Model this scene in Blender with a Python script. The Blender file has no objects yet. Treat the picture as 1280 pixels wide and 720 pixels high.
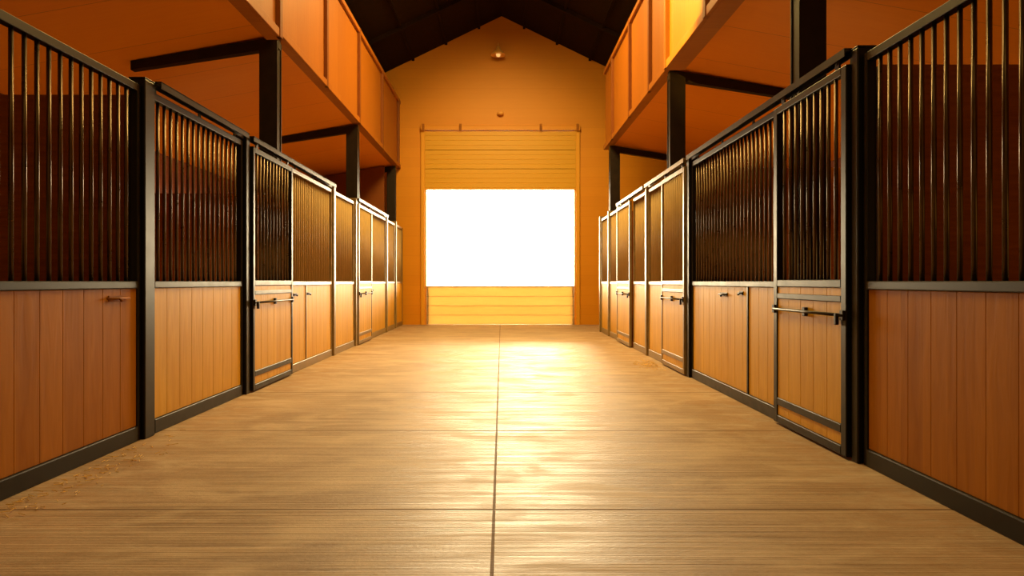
import bpy, bmesh, math, random
from mathutils import Vector, Matrix
random.seed(7)
S = bpy.context.scene
COL = S.collection
S.view_settings.view_transform = 'Standard'
S.view_settings.look = 'None'

# ------------------------------------------------------------------ materials
def new_mat(name):
    m = bpy.data.materials.new(name); m.use_nodes = True
    nt = m.node_tree
    return m, nt, nt.nodes['Principled BSDF']
def N(nt, t, **kw):
    n = nt.nodes.new(t)
    for k, v in kw.items(): setattr(n, k, v)
    return n
def math_n(nt, op, a, b=None):
    n = N(nt, 'ShaderNodeMath', operation=op)
    for i, v in enumerate((a, b)):
        if v is None: continue
        if isinstance(v, (int, float)): n.inputs[i].default_value = v
        else: nt.links.new(v, n.inputs[i])
    return n.outputs[0]
def mixc(nt, fac, a, b, blend='MIX'):
    n = N(nt, 'ShaderNodeMix', data_type='RGBA', blend_type=blend)
    for s, v in ((n.inputs[0], fac), (n.inputs[6], a), (n.inputs[7], b)):
        if isinstance(v, (int, float)): s.default_value = v
        elif isinstance(v, tuple): s.default_value = (*v, 1) if len(v) == 3 else v
        else: nt.links.new(v, s)
    return n.outputs[2]
def ramp(nt, v, a, b):
    n = N(nt, 'ShaderNodeMapRange'); n.inputs[1].default_value = a; n.inputs[2].default_value = b
    nt.links.new(v, n.inputs[0]); return n.outputs[0]

def wood_mat(name, c1, c2, across='Y', along='Z', w=.15, rough=.5, groove=.0, grain=1.0, spec=.3, gdark=.25, transl=0, gs=28.0):
    m, nt, b = new_mat(name); L = nt.links.new
    g = N(nt, 'ShaderNodeNewGeometry'); sp = N(nt, 'ShaderNodeSeparateXYZ'); L(g.outputs['Position'], sp.inputs[0])
    ac = sp.outputs[across]; al = sp.outputs[along]
    q = math_n(nt, 'DIVIDE', ac, w); idx = math_n(nt, 'FLOOR', q)
    wn = N(nt, 'ShaderNodeTexWhiteNoise', noise_dimensions='1D'); L(idx, wn.inputs['W'])
    cb = N(nt, 'ShaderNodeCombineXYZ')
    L(math_n(nt, 'MULTIPLY', ac, gs), cb.inputs[0]); L(math_n(nt, 'MULTIPLY', al, 1.6), cb.inputs[1])
    L(math_n(nt, 'MULTIPLY', idx, 3.7), cb.inputs[2])
    ns = N(nt, 'ShaderNodeTexNoise'); ns.inputs['Scale'].default_value = 1.5; ns.inputs['Detail'].default_value = 5
    ns.inputs['Distortion'].default_value = .6
    L(cb.outputs[0], ns.inputs['Vector'])
    f = math_n(nt, 'ADD', math_n(nt, 'MULTIPLY', ramp(nt, ns.outputs['Fac'], .3, .7), .6*grain), math_n(nt, 'MULTIPLY', wn.outputs['Value'], .4))
    col = mixc(nt, f, c1, c2)
    hgt = ns.outputs['Fac']
    if groove > 0:
        fr = math_n(nt, 'FRACT', q)
        d = math_n(nt, 'ABSOLUTE', math_n(nt, 'SUBTRACT', fr, .5))
        e = ramp(nt, d, .5 - groove/w, .5)
        col = mixc(nt, e, col, tuple(x*gdark for x in c1))
        hgt = math_n(nt, 'SUBTRACT', math_n(nt, 'MULTIPLY', ns.outputs['Fac'], .15), math_n(nt, 'MULTIPLY', e, 1-gdark))
    bp = N(nt, 'ShaderNodeBump'); bp.inputs['Strength'].default_value = .2; bp.inputs['Distance'].default_value = .01
    L(hgt, bp.inputs['Height']); L(bp.outputs[0], b.inputs['Normal'])
    L(col, b.inputs['Base Color'])
    b.inputs['Roughness'].default_value = rough; b.inputs['Specular IOR Level'].default_value = spec
    if transl:
        t = N(nt, 'ShaderNodeBsdfTranslucent'); L(col, t.inputs['Color'])
        mx = N(nt, 'ShaderNodeMixShader'); mx.inputs[0].default_value = transl
        L(b.outputs[0], mx.inputs[1]); L(t.outputs[0], mx.inputs[2])
        L(mx.outputs[0], nt.nodes['Material Output'].inputs['Surface'])
    return m

def paint_mat(name, c, rough=.4, spec=.5, metallic=0, var=.35, scale=9, emit=0):
    m, nt, b = new_mat(name); L = nt.links.new
    g = N(nt, 'ShaderNodeNewGeometry')
    ns = N(nt, 'ShaderNodeTexNoise'); ns.inputs['Scale'].default_value = scale; ns.inputs['Detail'].default_value = 6
    L(g.outputs['Position'], ns.inputs['Vector'])
    L(mixc(nt, ramp(nt, ns.outputs['Fac'], .3, .7), c, tuple(min(1, x*(1+var*2)) for x in c)), b.inputs['Base Color'])
    L(math_n(nt, 'ADD', math_n(nt, 'MULTIPLY', ns.outputs['Fac'], .2), rough-.1), b.inputs['Roughness'])
    b.inputs['Specular IOR Level'].default_value = spec; b.inputs['Metallic'].default_value = metallic
    if emit:
        b.inputs['Emission Color'].default_value = (1, .62, .2, 1); b.inputs['Emission Strength'].default_value = emit
    return m

def floor_mat():
    m, nt, b = new_mat('brushed_concrete'); L = nt.links.new
    g = N(nt, 'ShaderNodeNewGeometry'); sp = N(nt, 'ShaderNodeSeparateXYZ'); L(g.outputs['Position'], sp.inputs[0])
    X, Y = sp.outputs['X'], sp.outputs['Y']
    def streak(sx, sy, sc, det, dist=.3):
        cb = N(nt, 'ShaderNodeCombineXYZ'); L(math_n(nt, 'MULTIPLY', X, sx), cb.inputs[0]); L(math_n(nt, 'MULTIPLY', Y, sy), cb.inputs[1])
        n = N(nt, 'ShaderNodeTexNoise'); n.inputs['Scale'].default_value = sc; n.inputs['Detail'].default_value = det
        n.inputs['Distortion'].default_value = dist; n.inputs['Roughness'].default_value = .62
        L(cb.outputs[0], n.inputs['Vector']); return n.outputs['Fac']
    s1 = streak(.5, 9, 2.0, 9, .15); s2 = streak(.35, 40, 1.5, 3, 0); s3 = streak(1, 1.3, .9, 9, .3); s4 = streak(6, 8, 7, 8)
    s5 = streak(1, 1.6, 1.8, 9, .6); s6 = streak(1, 1.2, 1.1, 9, .8)
    f = math_n(nt, 'ADD', math_n(nt, 'MULTIPLY', ramp(nt, s1, .38, .62), .26), math_n(nt, 'MULTIPLY', ramp(nt, s2, .38, .62), .36))
    f = math_n(nt, 'ADD', f, math_n(nt, 'ADD', math_n(nt, 'MULTIPLY', ramp(nt, s3, .38, .62), .20), math_n(nt, 'MULTIPLY', ramp(nt, s4, .3, .7), .18)))
    col = mixc(nt, f, FLOOR_A, FLOOR_B)
    # pale dusty scuffs, darker stains and dirt swept toward the stall fronts
    dust = math_n(nt, 'MULTIPLY', ramp(nt, s5, .48, .64), .5)
    col = mixc(nt, dust, col, (.69, .55, .43))
    col = mixc(nt, math_n(nt, 'MULTIPLY', ramp(nt, s6, .54, .66), .28), col, (.24, .145, .085))
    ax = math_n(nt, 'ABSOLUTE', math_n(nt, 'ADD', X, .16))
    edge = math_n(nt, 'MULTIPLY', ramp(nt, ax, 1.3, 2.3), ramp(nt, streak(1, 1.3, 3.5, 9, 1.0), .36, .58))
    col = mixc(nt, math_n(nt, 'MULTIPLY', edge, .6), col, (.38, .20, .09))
    # sawn joints
    jx = ramp(nt, math_n(nt, 'ABSOLUTE', math_n(nt, 'ADD', X, .035)), .0068, .003)
    fy = math_n(nt, 'ABSOLUTE', math_n(nt, 'SUBTRACT', math_n(nt, 'FRACT', math_n(nt, 'DIVIDE', math_n(nt, 'ADD', Y, 8.02+.975), 1.95)), .5))
    jy = ramp(nt, fy, .0070, .003)
    j = math_n(nt, 'MAXIMUM', jx, jy)
    col = mixc(nt, math_n(nt, 'MULTIPLY', j, .62), col, (.08, .037, .014))
    L(col, b.inputs['Base Color'])
    r = math_n(nt, 'ADD', .44, math_n(nt, 'MULTIPLY', ramp(nt, s1, .38, .62), .14)); r = math_n(nt, 'ADD', r, math_n(nt, 'MULTIPLY', math_n(nt, 'ADD', edge, dust), .22))
    L(math_n(nt, 'ADD', r, math_n(nt, 'MULTIPLY', j, .2)), b.inputs['Roughness'])
    L(math_n(nt, 'SUBTRACT', .29, math_n(nt, 'MULTIPLY', j, .15)), b.inputs['Specular IOR Level'])
    h = math_n(nt, 'ADD', math_n(nt, 'MULTIPLY', s1, .35), math_n(nt, 'MULTIPLY', s2, .9))
    h = math_n(nt, 'ADD', h, math_n(nt, 'MULTIPLY', s4, .3)); h = math_n(nt, 'SUBTRACT', h, math_n(nt, 'MULTIPLY', j, .6))
    bp = N(nt, 'ShaderNodeBump'); bp.inputs['Strength'].default_value = .6; bp.inputs['Distance'].default_value = .011
    L(h, bp.inputs['Height']); L(bp.outputs[0], b.inputs['Normal'])
    return m

FLOOR_A, FLOOR_B = (.205, .132, .086), (.66, .505, .385)
M = {}
M['floor'] = floor_mat()
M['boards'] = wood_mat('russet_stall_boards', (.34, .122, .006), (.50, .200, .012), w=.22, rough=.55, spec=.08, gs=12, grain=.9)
M['doorlit_boards'] = wood_mat('doorlit_stall_boards', (.58, .300, .012), (.78, .455, .030), w=.22, rough=.5, spec=.15, gs=12, grain=.8)  # yellow door light mixed into the board colour past the nearest sections
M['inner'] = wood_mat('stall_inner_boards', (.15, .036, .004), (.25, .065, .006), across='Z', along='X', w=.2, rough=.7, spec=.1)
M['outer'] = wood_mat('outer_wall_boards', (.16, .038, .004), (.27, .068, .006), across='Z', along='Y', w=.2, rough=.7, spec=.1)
M['loft'] = wood_mat('loft_panels', (.30, .088, .004), (.39, .128, .007), across='Y', along='Z', w=.61, rough=.5, grain=.7)
M['batten'] = wood_mat('loft_battens', (.17, .045, .003), (.23, .065, .004), across='Y', along='Z', w=.61, rough=.5, grain=.7)
M['soffit'] = wood_mat('soffit_panels', (.72, .215, .006), (.80, .27, .010), across='Y', along='X', w=1.22, rough=.5, groove=.006, grain=.7)
M['gable'] = wood_mat('gable_siding', (.62, .235, .004), (.68, .275, .007), across='Z', along='X', w=.24, rough=.5, groove=.005, grain=.5, gdark=.88)
M['trimwood'] = wood_mat('trim_wood', (.66, .29, .012), (.72, .34, .02), across='X', along='Z', w=.3, rough=.55)
M['gate'] = wood_mat('gate_boards', (.80, .69, .47), (.87, .77, .55), across='Z', along='X', w=.229, rough=.6, groove=.009, gdark=.62, transl=.85)  # pale and translucent so the boards imitate the doorway's bloom
M['roof'] = paint_mat('dark_roof', (.013, .0058, .003), rough=.85, spec=.06)
M['rafter'] = paint_mat('dark_rafter', (.012, .0052, .0028), rough=.85, spec=.06)
M['metal'] = paint_mat('black_steel', (.004, .003, .002), rough=.40, spec=.25)
M['doorlit_steel'] = paint_mat('doorlit_black_steel', (.15, .096, .030), rough=.40, spec=.9)  # gold from the doorway painted into the black steel of far bays
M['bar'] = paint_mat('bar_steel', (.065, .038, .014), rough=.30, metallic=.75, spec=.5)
M['doorlit_bar'] = paint_mat('doorlit_bar_steel', (.37, .235, .075), rough=.6, metallic=0, spec=.4, var=.1)  # tan glow of the distant bars put into their base colour
M['steel'] = paint_mat('dull_steel', (.055, .036, .018), rough=.5, metallic=.5)
M['rust'] = paint_mat('rusty_steel', (.22, .075, .008), rough=.7, metallic=0, spec=.2)
M['column'] = paint_mat('dark_column', (.010, .0055, .003), rough=.45, spec=.25)
M['shutter'] = wood_mat('overhead_door_skin', (.68, .35, .016), (.74, .40, .022), across='Z', along='X', w=.0767, rough=.45, grain=.2, transl=.15)
M['lampshade'] = paint_mat('lamp_enamel', (.62, .30, .07), rough=.35)
M['bulb'] = paint_mat('frosted_glass', (.75, .5, .2), rough=.25, emit=.7)
M['straw'] = paint_mat('straw', (.62, .42, .17), rough=.8, spec=.2)
M['ground'] = paint_mat('pale_sand', (.62, .5, .33), rough=.9, spec=.1, var=.1, scale=2)

# ------------------------------------------------------------------ mesh helpers
class MB:
    def __init__(self): self.bm = bmesh.new()
    def box(self, x0, x1, y0, y1, z0, z1, bev=0.0, mat=None):
        r = bmesh.ops.create_cube(self.bm, size=1.0)
        vs = r['verts']
        sx, sy, sz = abs(x1-x0), abs(y1-y0), abs(z1-z0)
        bmesh.ops.scale(self.bm, vec=(sx, sy, sz), verts=vs)
        if bev > 0:
            es = list({e for v in vs for e in v.link_edges})
            rb = bmesh.ops.bevel(self.bm, geom=es, offset=bev, segments=2, affect='EDGES', profile=.5)
            vs = list({v for f in rb['faces'] for v in f.verts} | {v for v in vs if v.is_valid})
        c = Vector(((x0+x1)/2, (y0+y1)/2, (z0+z1)/2))
        if mat is not None: bmesh.ops.transform(self.bm, matrix=Matrix.Translation(c) @ mat, verts=vs)
        else: bmesh.ops.translate(self.bm, vec=c, verts=vs)
        return self
    def cyl(self, p, q, r, r2=None, seg=12):
        p, q = Vector(p), Vector(q); d = q-p
        m = Matrix.Translation((p+q)/2) @ d.to_track_quat('Z', 'Y').to_matrix().to_4x4()
        bmesh.ops.create_cone(self.bm, cap_ends=True, segments=seg, radius1=r, radius2=r if r2 is None else r2, depth=d.length, matrix=m)
        return self
    def prism(self, pts, axis, a, b):
        def P(u, v, t): return (u, t, v) if axis == 'Y' else (t, u, v)
        A = [self.bm.verts.new(P(u, v, a)) for u, v in pts]; B = [self.bm.verts.new(P(u, v, b)) for u, v in pts]
        n = len(pts); self.bm.faces.new(A); self.bm.faces.new(B[::-1])
        for i in range(n): self.bm.faces.new((A[i], B[i], B[(i+1) % n], A[(i+1) % n]))
        return self
    def lathe(self, prof, c, seg=24):
        rings = []
        for r, z in prof:
            rings.append([self.bm.verts.new((c[0]+r*math.cos(2*math.pi*k/seg), c[1]+r*math.sin(2*math.pi*k/seg), c[2]+z)) for k in range(seg)])
        for a, b in zip(rings, rings[1:]):
            for k in range(seg): self.bm.faces.new((a[k], a[(k+1) % seg], b[(k+1) % seg], b[k]))
        if prof[0][0] > 0.001: self.bm.faces.new(rings[0][::-1])
        if prof[-1][0] > 0.001: self.bm.faces.new(rings[-1])
        return self
    def tube(self, pts, r, seg=10):
        for a, b in zip(pts, pts[1:]): self.cyl(a, b, r, seg=seg)
        for p in pts[1:-1]: bmesh.ops.create_uvsphere(self.bm, u_segments=seg, v_segments=6, radius=r, matrix=Matrix.Translation(p))
        return self
    def build(self, name, mat, parent=None, smooth=False, org=None):
        bmesh.ops.recalc_face_normals(self.bm, faces=self.bm.faces)
        o_ = Vector(org) if org else Vector((0, 0, 0))
        if parent is not None: o_ = Vector(parent.location)
        bmesh.ops.translate(self.bm, vec=-o_, verts=self.bm.verts)
        me = bpy.data.meshes.new(name); self.bm.to_mesh(me); self.bm.free()
        me.materials.append(mat)
        if smooth:
            for p in me.polygons: p.use_smooth = True
        o = bpy.data.objects.new(name, me); COL.objects.link(o)
        if parent is not None: o.parent = parent
        else: o.location = o_
        return o

def tag(o, label, cat, group=None, kind=None):
    o['label'] = label; o['category'] = cat
    if group: o['group'] = group
    if kind: o['kind'] = kind
    return o
def thing(name, loc, label, cat, group=None, kind=None):
    o = bpy.data.objects.new(name, None); o.empty_display_size = .2; COL.objects.link(o); o.location = loc
    return tag(o, label, cat, group, kind)
def sub(mb, name, mat, part, origin, smooth=False):
    """sub-part: part sits at its thing's origin, so use the thing's location"""
    bmesh.ops.recalc_face_normals(mb.bm, faces=mb.bm.faces)
    bmesh.ops.translate(mb.bm, vec=-Vector(origin), verts=mb.bm.verts)
    me = bpy.data.meshes.new(name); mb.bm.to_mesh(me); mb.bm.free(); me.materials.append(mat)
    if smooth:
        for p in me.polygons: p.use_smooth = True
    o = bpy.data.objects.new(name, me); COL.objects.link(o); o.parent = part
    return o

# ------------------------------------------------------------------ setting
Y0, YE = -2.6, 19.5
RS, RP = .485, 7.52
def zr(x): return RP - RS*abs(x)
WX = 5.8
tag(MB().box(-5.95, 5.95, Y0, 19.75, -.15, 0).build('floor', M['floor']), 'brushed tan concrete aisle floor with sawn joints', 'floor', kind='structure')
tag(MB().box(-40, 40, 19.76, 90, -.3, -.04).build('ground_outside', M['ground']), 'pale sunlit ground outside beyond the open doorway', 'ground', kind='structure')
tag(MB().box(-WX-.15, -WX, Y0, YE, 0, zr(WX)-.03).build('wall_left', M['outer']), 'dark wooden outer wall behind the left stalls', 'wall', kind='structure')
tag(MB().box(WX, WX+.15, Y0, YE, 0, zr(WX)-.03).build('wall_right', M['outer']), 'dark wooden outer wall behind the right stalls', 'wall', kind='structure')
w = MB()
DL, DR, DT = -1.84, 1.78, 4.72
w.prism([(-5.95, 0), (DL, 0), (DL, zr(DL)), (-5.95, zr(5.95))], 'Y', YE, YE+.22)
w.prism([(DR, 0), (5.95, 0), (5.95, zr(5.95)), (DR, zr(DR))], 'Y', YE, YE+.22)
w.prism([(DL, DT), (DR, DT), (DR, zr(DR)), (0, RP), (DL, zr(DL))], 'Y', YE, YE+.22)
tag(w.build('wall_far', M['gable']), 'golden gable end wall around the big doorway', 'wall', kind='structure')
r = MB()
r.prism([(0, RP), (6.1, zr(6.1)), (6.1, zr(6.1)+.12), (0, RP+.12), (-6.1, zr(6.1)+.12), (-6.1, zr(6.1))], 'Y', Y0, YE+.25)
tag(r.build('ceiling', M['roof']), 'dark pitched roof underside above the aisle', 'ceiling', kind='structure')
# rafters and purlins (trim of the roof)
k = 1
for y in [y for y in (3.0, 6.0, 9.0, 12.0, 14.5, 17.0)]:
    t = MB()
    t.prism([(0, RP), (5.7, zr(5.7)), (5.7, zr(5.7)-.10), (0, RP-.10), (-5.7, zr(5.7)-.10), (-5.7, zr(5.7))], 'Y', y-.05, y+.05)
    tag(t.build('trim_%d' % k, M['rafter']), 'dark roof rafter pair crossing under the pitched roof', 'rafter', 'roof rafters', 'structure'); k += 1
for sx in (-1, 1):
    for i, ax in enumerate((.55, 1.35, 2.15, 2.95)):
        t = MB()
        t.box(sx*ax-.03, sx*ax+.03, Y0, YE, zr(ax)-.05, zr(ax)-.005)
        tag(t.build('trim_%d' % k, M['rafter']), 'dark purlin running along the roof on the %s slope' % ('left' if sx < 0 else 'right'), 'purlin', 'roof purlins on the %s slope' % ('left' if sx < 0 else 'right'), 'structure'); k += 1

# loft walls (the near bay steps a little into the aisle and hangs lower) and sloping soffits
def loft(side, lx, yend, battens, step, ystep, zlow):
    s = -1 if side == 'left' else 1
    t = MB().box(s*lx, s*(lx+.1), Y0, yend, 3.80, 5.45).box(s*(lx-step), s*lx, Y0, ystep, zlow, 5.45)
    o = tag(t.build('wall_upper_%s' % side, M['loft']), 'orange boarded loft wall above the %s stalls' % side, 'wall', kind='structure')
    for y in battens:
        near = y < ystep
        x = lx-step if near else lx
        MB().box(s*(x-.05), s*x, y-.05, y+.05, zlow if near else 3.80, 5.45, .004).build('batten', M['batten'], o)
    MB().box(s*(lx-step-.04), s*(lx-step), Y0, ystep, zlow, zlow+.09, .005).box(s*(lx-.045), s*lx, ystep, yend, 3.80, 3.89, .005).build('bottom_trim', M['loft'], o)
    MB().box(s*(lx-step-.04), s*(lx-step), Y0, ystep, 5.37, 5.45, .005).box(s*(lx-.045), s*lx, ystep, yend, 5.37, 5.45, .005).build('top_trim', M['loft'], o)
    t = MB()
    xa, xb = lx+.1, WX-.01
    za, zb = 3.82-.18*.1, 3.82-.18*(xb-lx)
    t.prism([(s*xa, za), (s*xb, zb), (s*xb, zb+.1), (s*xa, za+.1)], 'Y', Y0, yend)
    tag(t.build('ceiling_%s_stalls' % side, M['soffit']), 'sloping orange boarded soffit over the %s stalls' % side, 'ceiling', kind='structure')
loft('left', 2.5, YE-.01, [3.2, 6.2, 8.44, 11.3, 13.9, 16.6, 19.2], .13, 8.5, 3.62)
loft('right', 2.17, 16.7, [3.2, 5.9, 7.6, 9.44, 11.6, 13.4, 15.5], .2, 9.5, 3.56)

# roof supports : column + sloping beam under the soffit
def support(s, cx, y, label):
    lx = cx-.1
    t = thing('roof_support', (s*cx, y, 0), label, 'column', 'dark columns and beams over the %s stalls' % ('left' if s < 0 else 'right'))
    zt = 3.82-.18*.1-.012
    c = MB()
    c.box(s*(cx-.1), s*(cx+.1), y-.09, y-.07, 0, zt-.05); c.box(s*(cx-.1), s*(cx+.1), y+.07, y+.09, 0, zt-.05); c.box(s*cx-.09, s*cx+.09, y-.08, y+.08, 0, zt-.05)
    c.build('column', M['column'], t)
    MB().box(s*(cx-.13), s*(cx+.13), y-.12, y+.12, 0, .02, .004).build('base_plate', M['column'], t)
    xa, xb = cx-.1, 4.15
    za = 3.82-.18*(.1)-.004; zb = 3.82-.18*(xb-lx)-.004
    MB().prism([(s*(xa+.1), za-.02), (s*xb, zb), (s*xb, zb-.10), (s*xa, za-.13), (s*xa, za-.02)], 'Y', y-.055, y+.055).build('beam', M['column'], t)
support(-1, 2.6, 9.0, 'nearest dark column with beam above the left row of stalls')
support(-1, 2.6, 13.98, 'middle dark column with beam above the left row of stalls')
support(-1, 2.6, 18.9, 'farthest dark column with beam over the left stalls, beside the end wall')
support(1, 2.28, 5.95, 'broad near column rising out of frame above the right row')
support(1, 2.27, 10.4, 'middle dark column with beam above the right row of stalls')
support(1, 2.27, 16.1, 'farthest dark column with beam above the right row of stalls')

# ------------------------------------------------------------------ stalls
BARZ0, BARZ1 = 1.05, 2.31
def bar_mesh(mat):
    b = bmesh.new()
    bmesh.ops.create_cone(b, cap_ends=True, segments=12, radius1=.0122, radius2=.0122, depth=BARZ1-BARZ0)
    me = bpy.data.meshes.new('bar'); b.to_mesh(me); b.free(); me.materials.append(mat)
    for p in me.polygons: p.use_smooth = len(p.vertices) == 4
    return me
BAR, BAR2 = bar_mesh(M['bar']), bar_mesh(M['doorlit_bar'])
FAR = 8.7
def bars(t, lx, ya, yb):
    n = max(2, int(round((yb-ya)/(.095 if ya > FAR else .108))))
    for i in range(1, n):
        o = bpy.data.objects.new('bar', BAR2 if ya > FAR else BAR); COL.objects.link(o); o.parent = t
        o.location = (lx, ya+(yb-ya)*i/n - t.location.y, (BARZ0+BARZ1)/2)
def boards(xc, y0, y1, z0, z1, th=.03):
    m = MB(); m.box(xc-th*.3, xc+th*.3, y0, y1, z0, z1)
    n = max(1, int(round((y1-y0)/.22)))
    for i in range(n):
        a = y0+(y1-y0)*i/n; b = y0+(y1-y0)*(i+1)/n
        m.box(xc-th/2, xc+th/2, a+.0008, b-.0008, z0, z1, .003)
    return m

def latch(t, s, xf, y, z, ln=.2, mt='metal'):
    """slide bolt on the face xf (aisle side towards -s)"""
    d = -s
    o = t.location
    hw = ln*.40
    p = MB().box(xf, xf+d*.006, y-hw, y+hw, z-.018, z+.018, .002).build('latch', M['rust' if mt == 'rust' else 'steel'], t)
    sub(MB().cyl((xf+d*.011, y-ln/2, z), (xf+d*.011, y+ln/2, z), .007), 'bolt', M[mt], p, o, True)
    sub(MB().cyl((xf+d*.013, y, z), (xf+d*.028, y, z-.012), .006).lathe([(0.0005, -.010), (.008, -.005), (.010, 0), (.008, .005), (.0005, .010)], (xf+d*.029, y, z-.013), 10), 'knob', M[mt], p, o, True)

PX = {-1: 2.42, 1: 2.10}
def fence(s, y0, y1, label, split=None, latches=(), mat='doorlit_boards'):
    x = s*PX[s]
    t = thing('stall_fence', (x, (y0+y1)/2, 0), label, 'stall fence', 'fixed barred fence sections of the %s stalls' % ('left' if s < 0 else 'right'))
    a, b = x-.025, x+.025; m = M['doorlit_steel'] if y0 > FAR else M['metal']
    MB().box(a, b, y0, y0+.045, 0, 2.355, .006).build('stile', m, t)
    MB().box(a, b, y1-.045, y1, 0, 2.355, .006).build('stile', m, t)
    MB().box(a, b, y0+.045, y1-.045, 2.305, 2.355, .004).build('top_rail', m, t)
    MB().box(a-.004, b+.004, y0+.045, y1-.045, 1.005, 1.053, .006).build('middle_rail', m, t)
    MB().box(a-.004, b+.004, y0+.045, y1-.045, 0, .10, .007).build('bottom_rail', m, t)
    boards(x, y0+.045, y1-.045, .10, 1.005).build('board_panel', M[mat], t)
    bars(t, 0, y0+.045, y1-.045)
    if split: MB().box(a, b, split-.018, split+.018, .10, 1.005, .003).build('divider', m, t)
    for la in latches: latch(t, s, x-s*.016, *la)
    return t

def stall_door(s, y0, y1, label, f=.055):
    x = s*(PX[s]-.055); d = -s
    t = thing('stall_door', (x, (y0+y1)/2, 0), label, 'stall door', 'sliding doors of the %s stalls' % ('left' if s < 0 else 'right'))
    a, b = x-.02, x+.02; m = M['doorlit_steel'] if y0 > FAR else M['metal']
    MB().box(a, b, y0, y0+f, .015, 2.33, .006).build('stile', m, t)
    MB().box(a, b, y1-f, y1, .015, 2.33, .006).build('stile', m, t)
    MB().box(a, b, y0+f, y1-f, 2.28, 2.33, .004).build('top_rail', m, t)
    MB().box(a, b, y0+f, y1-f, 1.012, 1.062, .006).build('middle_rail', m, t)
    MB().box(a, b, y0+f, y1-f, .925, .965, .006).build('upper_rail', m, t)
    MB().box(a, b, y0+f, y1-f, .015, .072, .006).build('bottom_rail', m, t)
    MB().box(a, b, y0+f, y1-f, .145, .20, .006).build('lower_rail', m, t)
    boards(x, y0+f, y1-f, .072, 1.012, .024).build('board_panel', M['doorlit_boards'], t)
    bars(t, 0, y0+f, y1-f)
    # latch rod across the door with brackets and handle
    xf = b if d > 0 else a
    br = MB()
    for yy in (y0+.034, (y0+y1)/2, y1-.034): br.box(xf-d*.008, xf+d*.016, yy-.024, yy+.024, .82, .88, .004)
    L = br.build('latch_rod', M['column'], t)
    sub(MB().cyl((xf+d*.010, y0+.01, .85), (xf+d*.010, y1-.03, .85), .010), 'rod', M['column'], L, t.location, True)
    sub(MB().box(xf+d*.004, xf+d*.026, y0+.085, y0+.115, .79, .86, .004), 'handle', M['column'], L, t.location)
    for yy in (y0+.16, y1-.16):
        h = MB().box(x-.006, x+.006, yy-.03, yy+.03, 2.31, 2.40, .002); h.cyl((x-.012, yy, 2.385), (x+.012, yy, 2.385), .022, seg=16)
        h.build('hanger', M['steel'], t)
    return t

def post(s, y, label, w=.055):
    x = s*PX[s]
    t = thing('stall_post', (x, y, 0), label, 'post', 'square steel posts of the %s stalls' % ('left' if s < 0 else 'right'))
    xo, xi = s*(PX[s]+.06), s*(PX[s]-.052)
    m = M['doorlit_steel'] if y > FAR+1 else M['metal']
    MB().box(xo, xi, y-w, y+w, 0, 2.40, .008).build('shaft', m, t)
    MB().box(xo, xi, y-w, y+w, 2.40, 2.412, .004).build('cap', m, t)
    return t

def track(s, y0, y1, label):
    x = s*(PX[s]-.055)
    t = thing('door_track', (x, (y0+y1)/2, 2.36), label, 'door track', 'sliding door tracks of the %s stalls' % ('left' if s < 0 else 'right'))
    m = M['doorlit_steel'] if y0 > FAR else M['metal']
    c = MB()
    c.box(x-.03, x+.03, y0, y1, 2.415, 2.423); c.box(x-.03, x-.024, y0, y1, 2.375, 2.42); c.box(x+.024, x+.03, y0, y1, 2.375, 2.42)
    c.build('channel', m, t)
    n = max(2, int((y1-y0)/.9)+1)
    for i in range(n):
        yy = y0+.12+(y1-y0-.24)*i/(n-1)
        MB().box(s*(PX[s]+.02), x, yy-.025, yy+.025, 2.423, 2.436, .002).box(s*(PX[s]+.012), s*(PX[s]+.02), yy-.025, yy+.025, 2.3555, 2.434).build('bracket', m, t)

# left row
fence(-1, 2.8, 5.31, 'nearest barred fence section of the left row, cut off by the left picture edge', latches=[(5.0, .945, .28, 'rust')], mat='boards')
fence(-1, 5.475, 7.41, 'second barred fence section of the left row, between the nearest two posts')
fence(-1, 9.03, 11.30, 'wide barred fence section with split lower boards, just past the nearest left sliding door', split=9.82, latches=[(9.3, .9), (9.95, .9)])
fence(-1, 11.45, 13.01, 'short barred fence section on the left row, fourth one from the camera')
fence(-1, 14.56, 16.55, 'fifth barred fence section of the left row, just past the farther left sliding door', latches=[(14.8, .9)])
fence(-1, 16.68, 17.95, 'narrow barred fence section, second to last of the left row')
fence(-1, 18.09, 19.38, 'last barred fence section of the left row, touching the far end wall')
stall_door(-1, 7.56, 8.99, 'nearest sliding stall door on the left side, with latch rod')
stall_door(-1, 13.16, 14.5, 'farther sliding stall door on the left side, narrow in view')
post(-1, 5.392, 'heavy black stall post nearest the camera on the left row', .077)
post(-1, 7.48, 'black stall post just before the nearest left sliding door')
post(-1, 11.375, 'dark stall post midway down the left row, after the split boards')
post(-1, 13.08, 'dark stall post just before the farther left sliding door')
post(-1, 16.615, 'stall post on the left row, second to last before the end wall')
post(-1, 18.02, 'farthest stall post of the left row')
track(-1, 5.49, 7.41, 'track length on top of the second left fence section')
track(-1, 7.55, 11.30, 'long track holding the nearest left sliding door')
track(-1, 13.15, 16.54, 'track holding the farther left sliding door')
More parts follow.
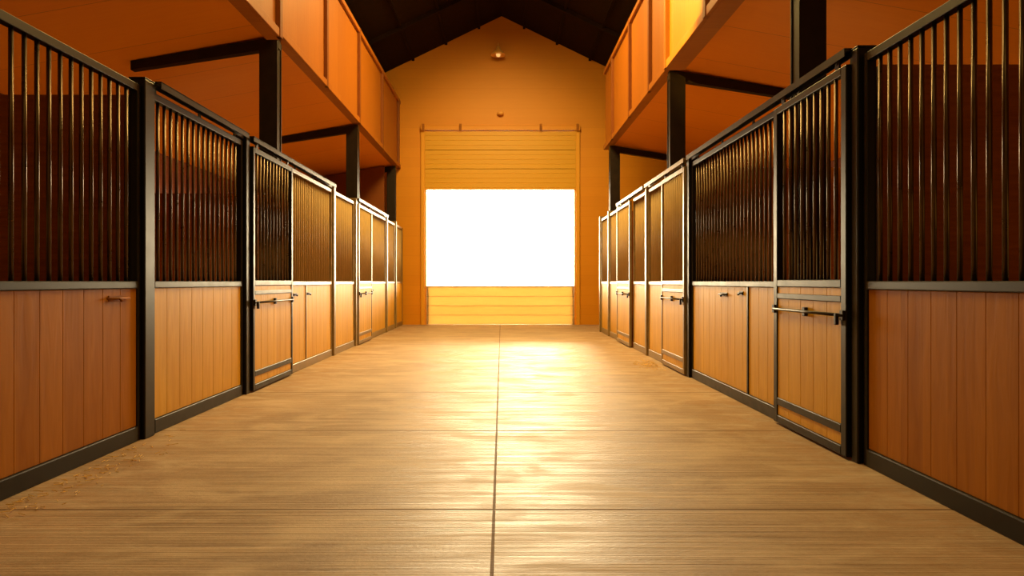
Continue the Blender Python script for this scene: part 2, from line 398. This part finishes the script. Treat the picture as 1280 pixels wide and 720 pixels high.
# right row
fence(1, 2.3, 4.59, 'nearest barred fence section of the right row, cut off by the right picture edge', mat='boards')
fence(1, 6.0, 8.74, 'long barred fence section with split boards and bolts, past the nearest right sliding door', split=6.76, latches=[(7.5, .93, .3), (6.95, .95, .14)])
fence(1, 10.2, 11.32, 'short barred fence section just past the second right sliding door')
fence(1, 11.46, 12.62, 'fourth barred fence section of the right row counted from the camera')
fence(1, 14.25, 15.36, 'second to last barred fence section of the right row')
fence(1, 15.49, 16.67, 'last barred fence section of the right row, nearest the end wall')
stall_door(1, 4.705, 5.96, 'nearest sliding stall door on the right side, with long latch rod', .075)
stall_door(1, 8.89, 10.15, 'second sliding stall door on the right side, lit by the doorway')
stall_door(1, 12.68, 14.09, 'third and farthest sliding stall door on the right side')
post(1, 4.645, 'heavy black stall post nearest the camera on the right row', .042)
post(1, 8.81, 'black stall post before the second right sliding door')
post(1, 11.39, 'dark stall post midway down the right row')
post(1, 14.17, 'dark stall post just past the farthest right sliding door')
post(1, 15.425, 'thin dark stall post between the last two right fence sections', .05)
post(1, 16.74, 'dark end post closing the right row near the end wall')
track(1, 4.705, 8.735, 'long track holding the nearest right sliding door')
track(1, 8.885, 11.32, 'track holding the second right sliding door')
track(1, 11.46, 14.09, 'track holding the farthest right sliding door')
# partitions between stalls
i = 1
for s, ys in ((-1, (5.392, 11.375, 16.615)), (1, (4.645, 8.81, 14.17, 16.74))):
    for y in ys:
        xa = PX[s]+.08
        t = MB().box(s*xa, s*(WX-.01), y-.04, y+.04, 0, 2.3)
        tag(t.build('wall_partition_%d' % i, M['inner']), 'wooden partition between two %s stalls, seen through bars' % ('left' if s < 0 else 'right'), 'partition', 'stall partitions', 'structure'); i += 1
# full-height boarded wall closing the last left stall under the loft
t = MB().prism([(-2.74, 0), (-5.78, 0), (-5.78, 3.2), (-2.74, 3.75)], 'Y', 18.66, 18.74)
tag(t.build('wall_partition_%d' % i, M['batten']), 'brown boarded wall under the loft above the last left stall', 'wall', kind='structure')

# ------------------------------------------------------------------ far doorway
t = thing('door_1', (0, YE-.06, 3.33), 'raised sectional overhead door filling the top of the far doorway', 'overhead door', kind='structure')
zs = [3.33, 3.79, 4.25, 4.71]
for a, b in zip(zs, zs[1:]):
    m = MB().box(DL-.03, DR+.03, YE-.045, YE-.004, a-.004, b+.004)
    for q in range(4): m.box(DL-.025, DR+.025, YE-.052, YE-.04, a+.004+q*.115, a+.111+q*.115, .005)
    m.build('door_section', M['shutter'], t)
MB().box(DL-.03, DR+.03, YE-.052, YE-.004, 3.285, 3.325, .004).build('bottom_seal', M['trimwood'], t)
for xx in (DL-.075, DR+.075):
    MB().box(xx-.045, xx+.045, YE-.07, YE-.002, .0, 4.72, .006).build('side_track', M['trimwood'], t)
MB().box(DL-.13, DR+.13, YE-.12, YE-.002, 4.72, 4.84, .01).build('spring_cover', M['gable'], t)
for xx in (DL-.06, -1.0, .95, DR+.06):
    MB().box(xx-.03, xx+.03, YE-.15, YE-.115, 4.70, 4.87, .006).build('bracket', M['rust'], t)
t = thing('board_gate', (0, YE+.11, 0), 'low horizontal board gate closing the bottom of the far doorway', 'gate')
m = MB().box(DL+.005, DR-.005, YE+.105, YE+.12, .004, .92)
for j in range(4): m.box(DL+.005, DR-.005, YE+.09, YE+.11, .006+j*.229, .006+j*.229+.225, .004)
m.build('board_panel', M['gate'], t)
for xx in (DL+.03, DR-.03): MB().box(xx-.025, xx+.025, YE+.12, YE+.16, 0, .92, .005).build('stile', M['gate'], t)
MB().box(DL+.005, DR-.005, YE+.08, YE+.165, .92, .95, .006).build('top_rail', M['gate'], t)

# gable lamp
lz = 6.52; lx = -.08; ly = YE-.36
t = thing('barn_light', (lx, YE, lz), 'small dome lamp on a bent arm high on the gable', 'lamp')
MB().cyl((lx, YE-.025, lz+.16), (lx, YE-.001, lz+.16), .07, seg=20).build('wall_plate', M['lampshade'], t, True)
MB().tube([(lx, YE-.02, lz+.16), (lx, YE-.2, lz+.27), (lx, ly+.03, lz+.24), (lx, ly, lz+.14)], .017).build('arm', M['lampshade'], t, True)
MB().lathe([(.03, .16), (.045, .13), (.05, .08), (.10, .05), (.155, -.01), (.18, -.06), (.172, -.06), (.145, -.012), (.09, .04), (.03, .07)], (lx, ly, lz)).build('lamp_shade', M['lampshade'], t, True)
MB().lathe([(.005, -.10), (.04, -.085), (.055, -.05), (.045, 0), (.025, .04)], (lx, ly, lz)).build('bulb', M['bulb'], t, True)
# small fixture above the door
t = thing('wall_fixture', (-.03, YE, 5.12), 'small round hooded fixture on the end wall just above the overhead door', 'light fixture')
MB().box(-.11, .05, YE-.025, YE-.001, 5.10, 5.15, .008).build('base', M['trimwood'], t)
MB().lathe([(.085, .025), (.08, .0), (.055, -.03), (.005, -.04)], (-.03, YE-.11, 5.12)).build('dome', M['lampshade'], t, True)

# straw swept against the stall fronts
def straw(x0, x1, y0, y1, n, label):
    m = MB()
    for _ in range(n):
        x = random.triangular(x0, x1, x1 if x1 > 0 else x0); y = random.gauss((y0+y1)/2, (y1-y0)/5); a = random.uniform(0, 6.28); l = random.uniform(.015, .05)
        z = random.uniform(.003, .010)
        m.cyl((x, y, z), (x+l*math.cos(a), y+l*math.sin(a), z+random.uniform(0, .006)), .002, seg=5)
    tag(m.build('loose_straw', M['straw']), label, 'straw', kind='stuff')
straw(1.66, 1.95, 9.3, 10.8, 170, 'loose straw swept against the second right stall door')
straw(-2.32, -2.02, 3.0, 5.6, 130, 'scattered straw bits by the nearest left stall fence')

# ------------------------------------------------------------------ light
W = bpy.data.worlds.new('World'); S.world = W; W.use_nodes = True
nt = W.node_tree; L = nt.links.new
bg = nt.nodes['Background']
tc = N(nt, 'ShaderNodeTexCoord'); sp = N(nt, 'ShaderNodeSeparateXYZ'); L(tc.outputs['Generated'], sp.inputs[0])
f = ramp(nt, sp.outputs['Y'], .1, .75)
fz = ramp(nt, sp.outputs['Z'], .25, .115)
f = math_n(nt, 'MULTIPLY', f, math_n(nt, 'ADD', math_n(nt, 'MULTIPLY', fz, .95), .05))
L(mixc(nt, f, (1, .52, .14), (1, .80, .48)), bg.inputs['Color'])
L(math_n(nt, 'ADD', math_n(nt, 'MULTIPLY', f, 32.0), .34), bg.inputs['Strength'])

def area(name, loc, rot, sx, sy, power, col, portal=False):
    l = bpy.data.lights.new(name, 'AREA'); l.shape = 'RECTANGLE'; l.size = sx; l.size_y = sy; l.energy = power; l.color = col
    if portal: l.cycles.is_portal = True
    o = bpy.data.objects.new(name, l); COL.objects.link(o); o.location = loc; o.rotation_euler = rot
    return o
def spot(name, loc, target, power, col, ang, blend, rad):
    l = bpy.data.lights.new(name, 'SPOT'); l.energy = power; l.color = col; l.spot_size = math.radians(ang); l.spot_blend = blend; l.shadow_soft_size = rad
    o = bpy.data.objects.new(name, l); COL.objects.link(o); o.location = loc
    o.rotation_euler = (Vector(target)-o.location).to_track_quat('-Z', 'Y').to_euler()
WARM = (1, .67, .21)
R = math.radians
area('doorway_portal', (-.03, YE+.25, 2.1), (R(-90), 0, 0), 3.7, 2.6, 1, (1, 1, 1), True)
area('ceiling_fill', (0, 1.0, 6.2), (0, 0, 0), 1.5, 2.0, 26, WARM)  # unseen row of warm fill lights added under the roof, no fixtures
area('ceiling_fill', (0, 6.5, 6.2), (0, 0, 0), 1.5, 2.0, 125, WARM)
area('ceiling_fill', (0, 10.5, 6.3), (R(8), 0, 0), 1.5, 2.0, 290, WARM)
area('ceiling_fill', (0, 13.5, 6.7), (R(4), 0, 0), 1.5, 1.2, 430, WARM)
# added upward fill lights, hidden low behind the boarded fronts; no real lamps
for x, y, p in ((-4.3, 3.2, 4), (-4.3, 8.4, 14), (-4.3, 14.0, 22), (3.9, 2.6, 8), (3.9, 6.8, 16), (3.9, 11.5, 24)):
    area('stall_fill', (x, y, .35), (R(180), 0, 0), 1.6, 2.0, p, (1, .60, .16))
spot('loft_spot', (-1.5, 7.0, 5.6), (1.97, 8.7, 4.3), 4600, (1, .72, .10), 32, .5, .12)
spot('doorway_glow_fill', (0, 12.0, 6.7), (0, YE, 3.2), 1150, (1, .72, .24), 52, 1.0, .3)  # added unseen spot, imitates the golden glow around the far doorway
# low hazy sun straight down the aisle
l = bpy.data.lights.new('low_sun', 'SUN'); l.energy = .95; l.color = (1, .78, .46); l.angle = R(3)
o = bpy.data.objects.new('low_sun', l); COL.objects.link(o); o.location = (1, 40, 8)
o.rotation_euler = Vector((-.035, -1, -math.tan(R(8.6)))).to_track_quat('-Z', 'Y').to_euler()

# ------------------------------------------------------------------ camera
cam = bpy.data.cameras.new('camera'); co = bpy.data.objects.new('camera', cam); COL.objects.link(co)
co.location = (0, 0, 1.05); co.rotation_euler = (R(90), 0, 0)
cam.sensor_width = 36; cam.lens = 28.125; cam.shift_x = 13/1280; cam.shift_y = -8/1280
cam.clip_start = .05
S.camera = co
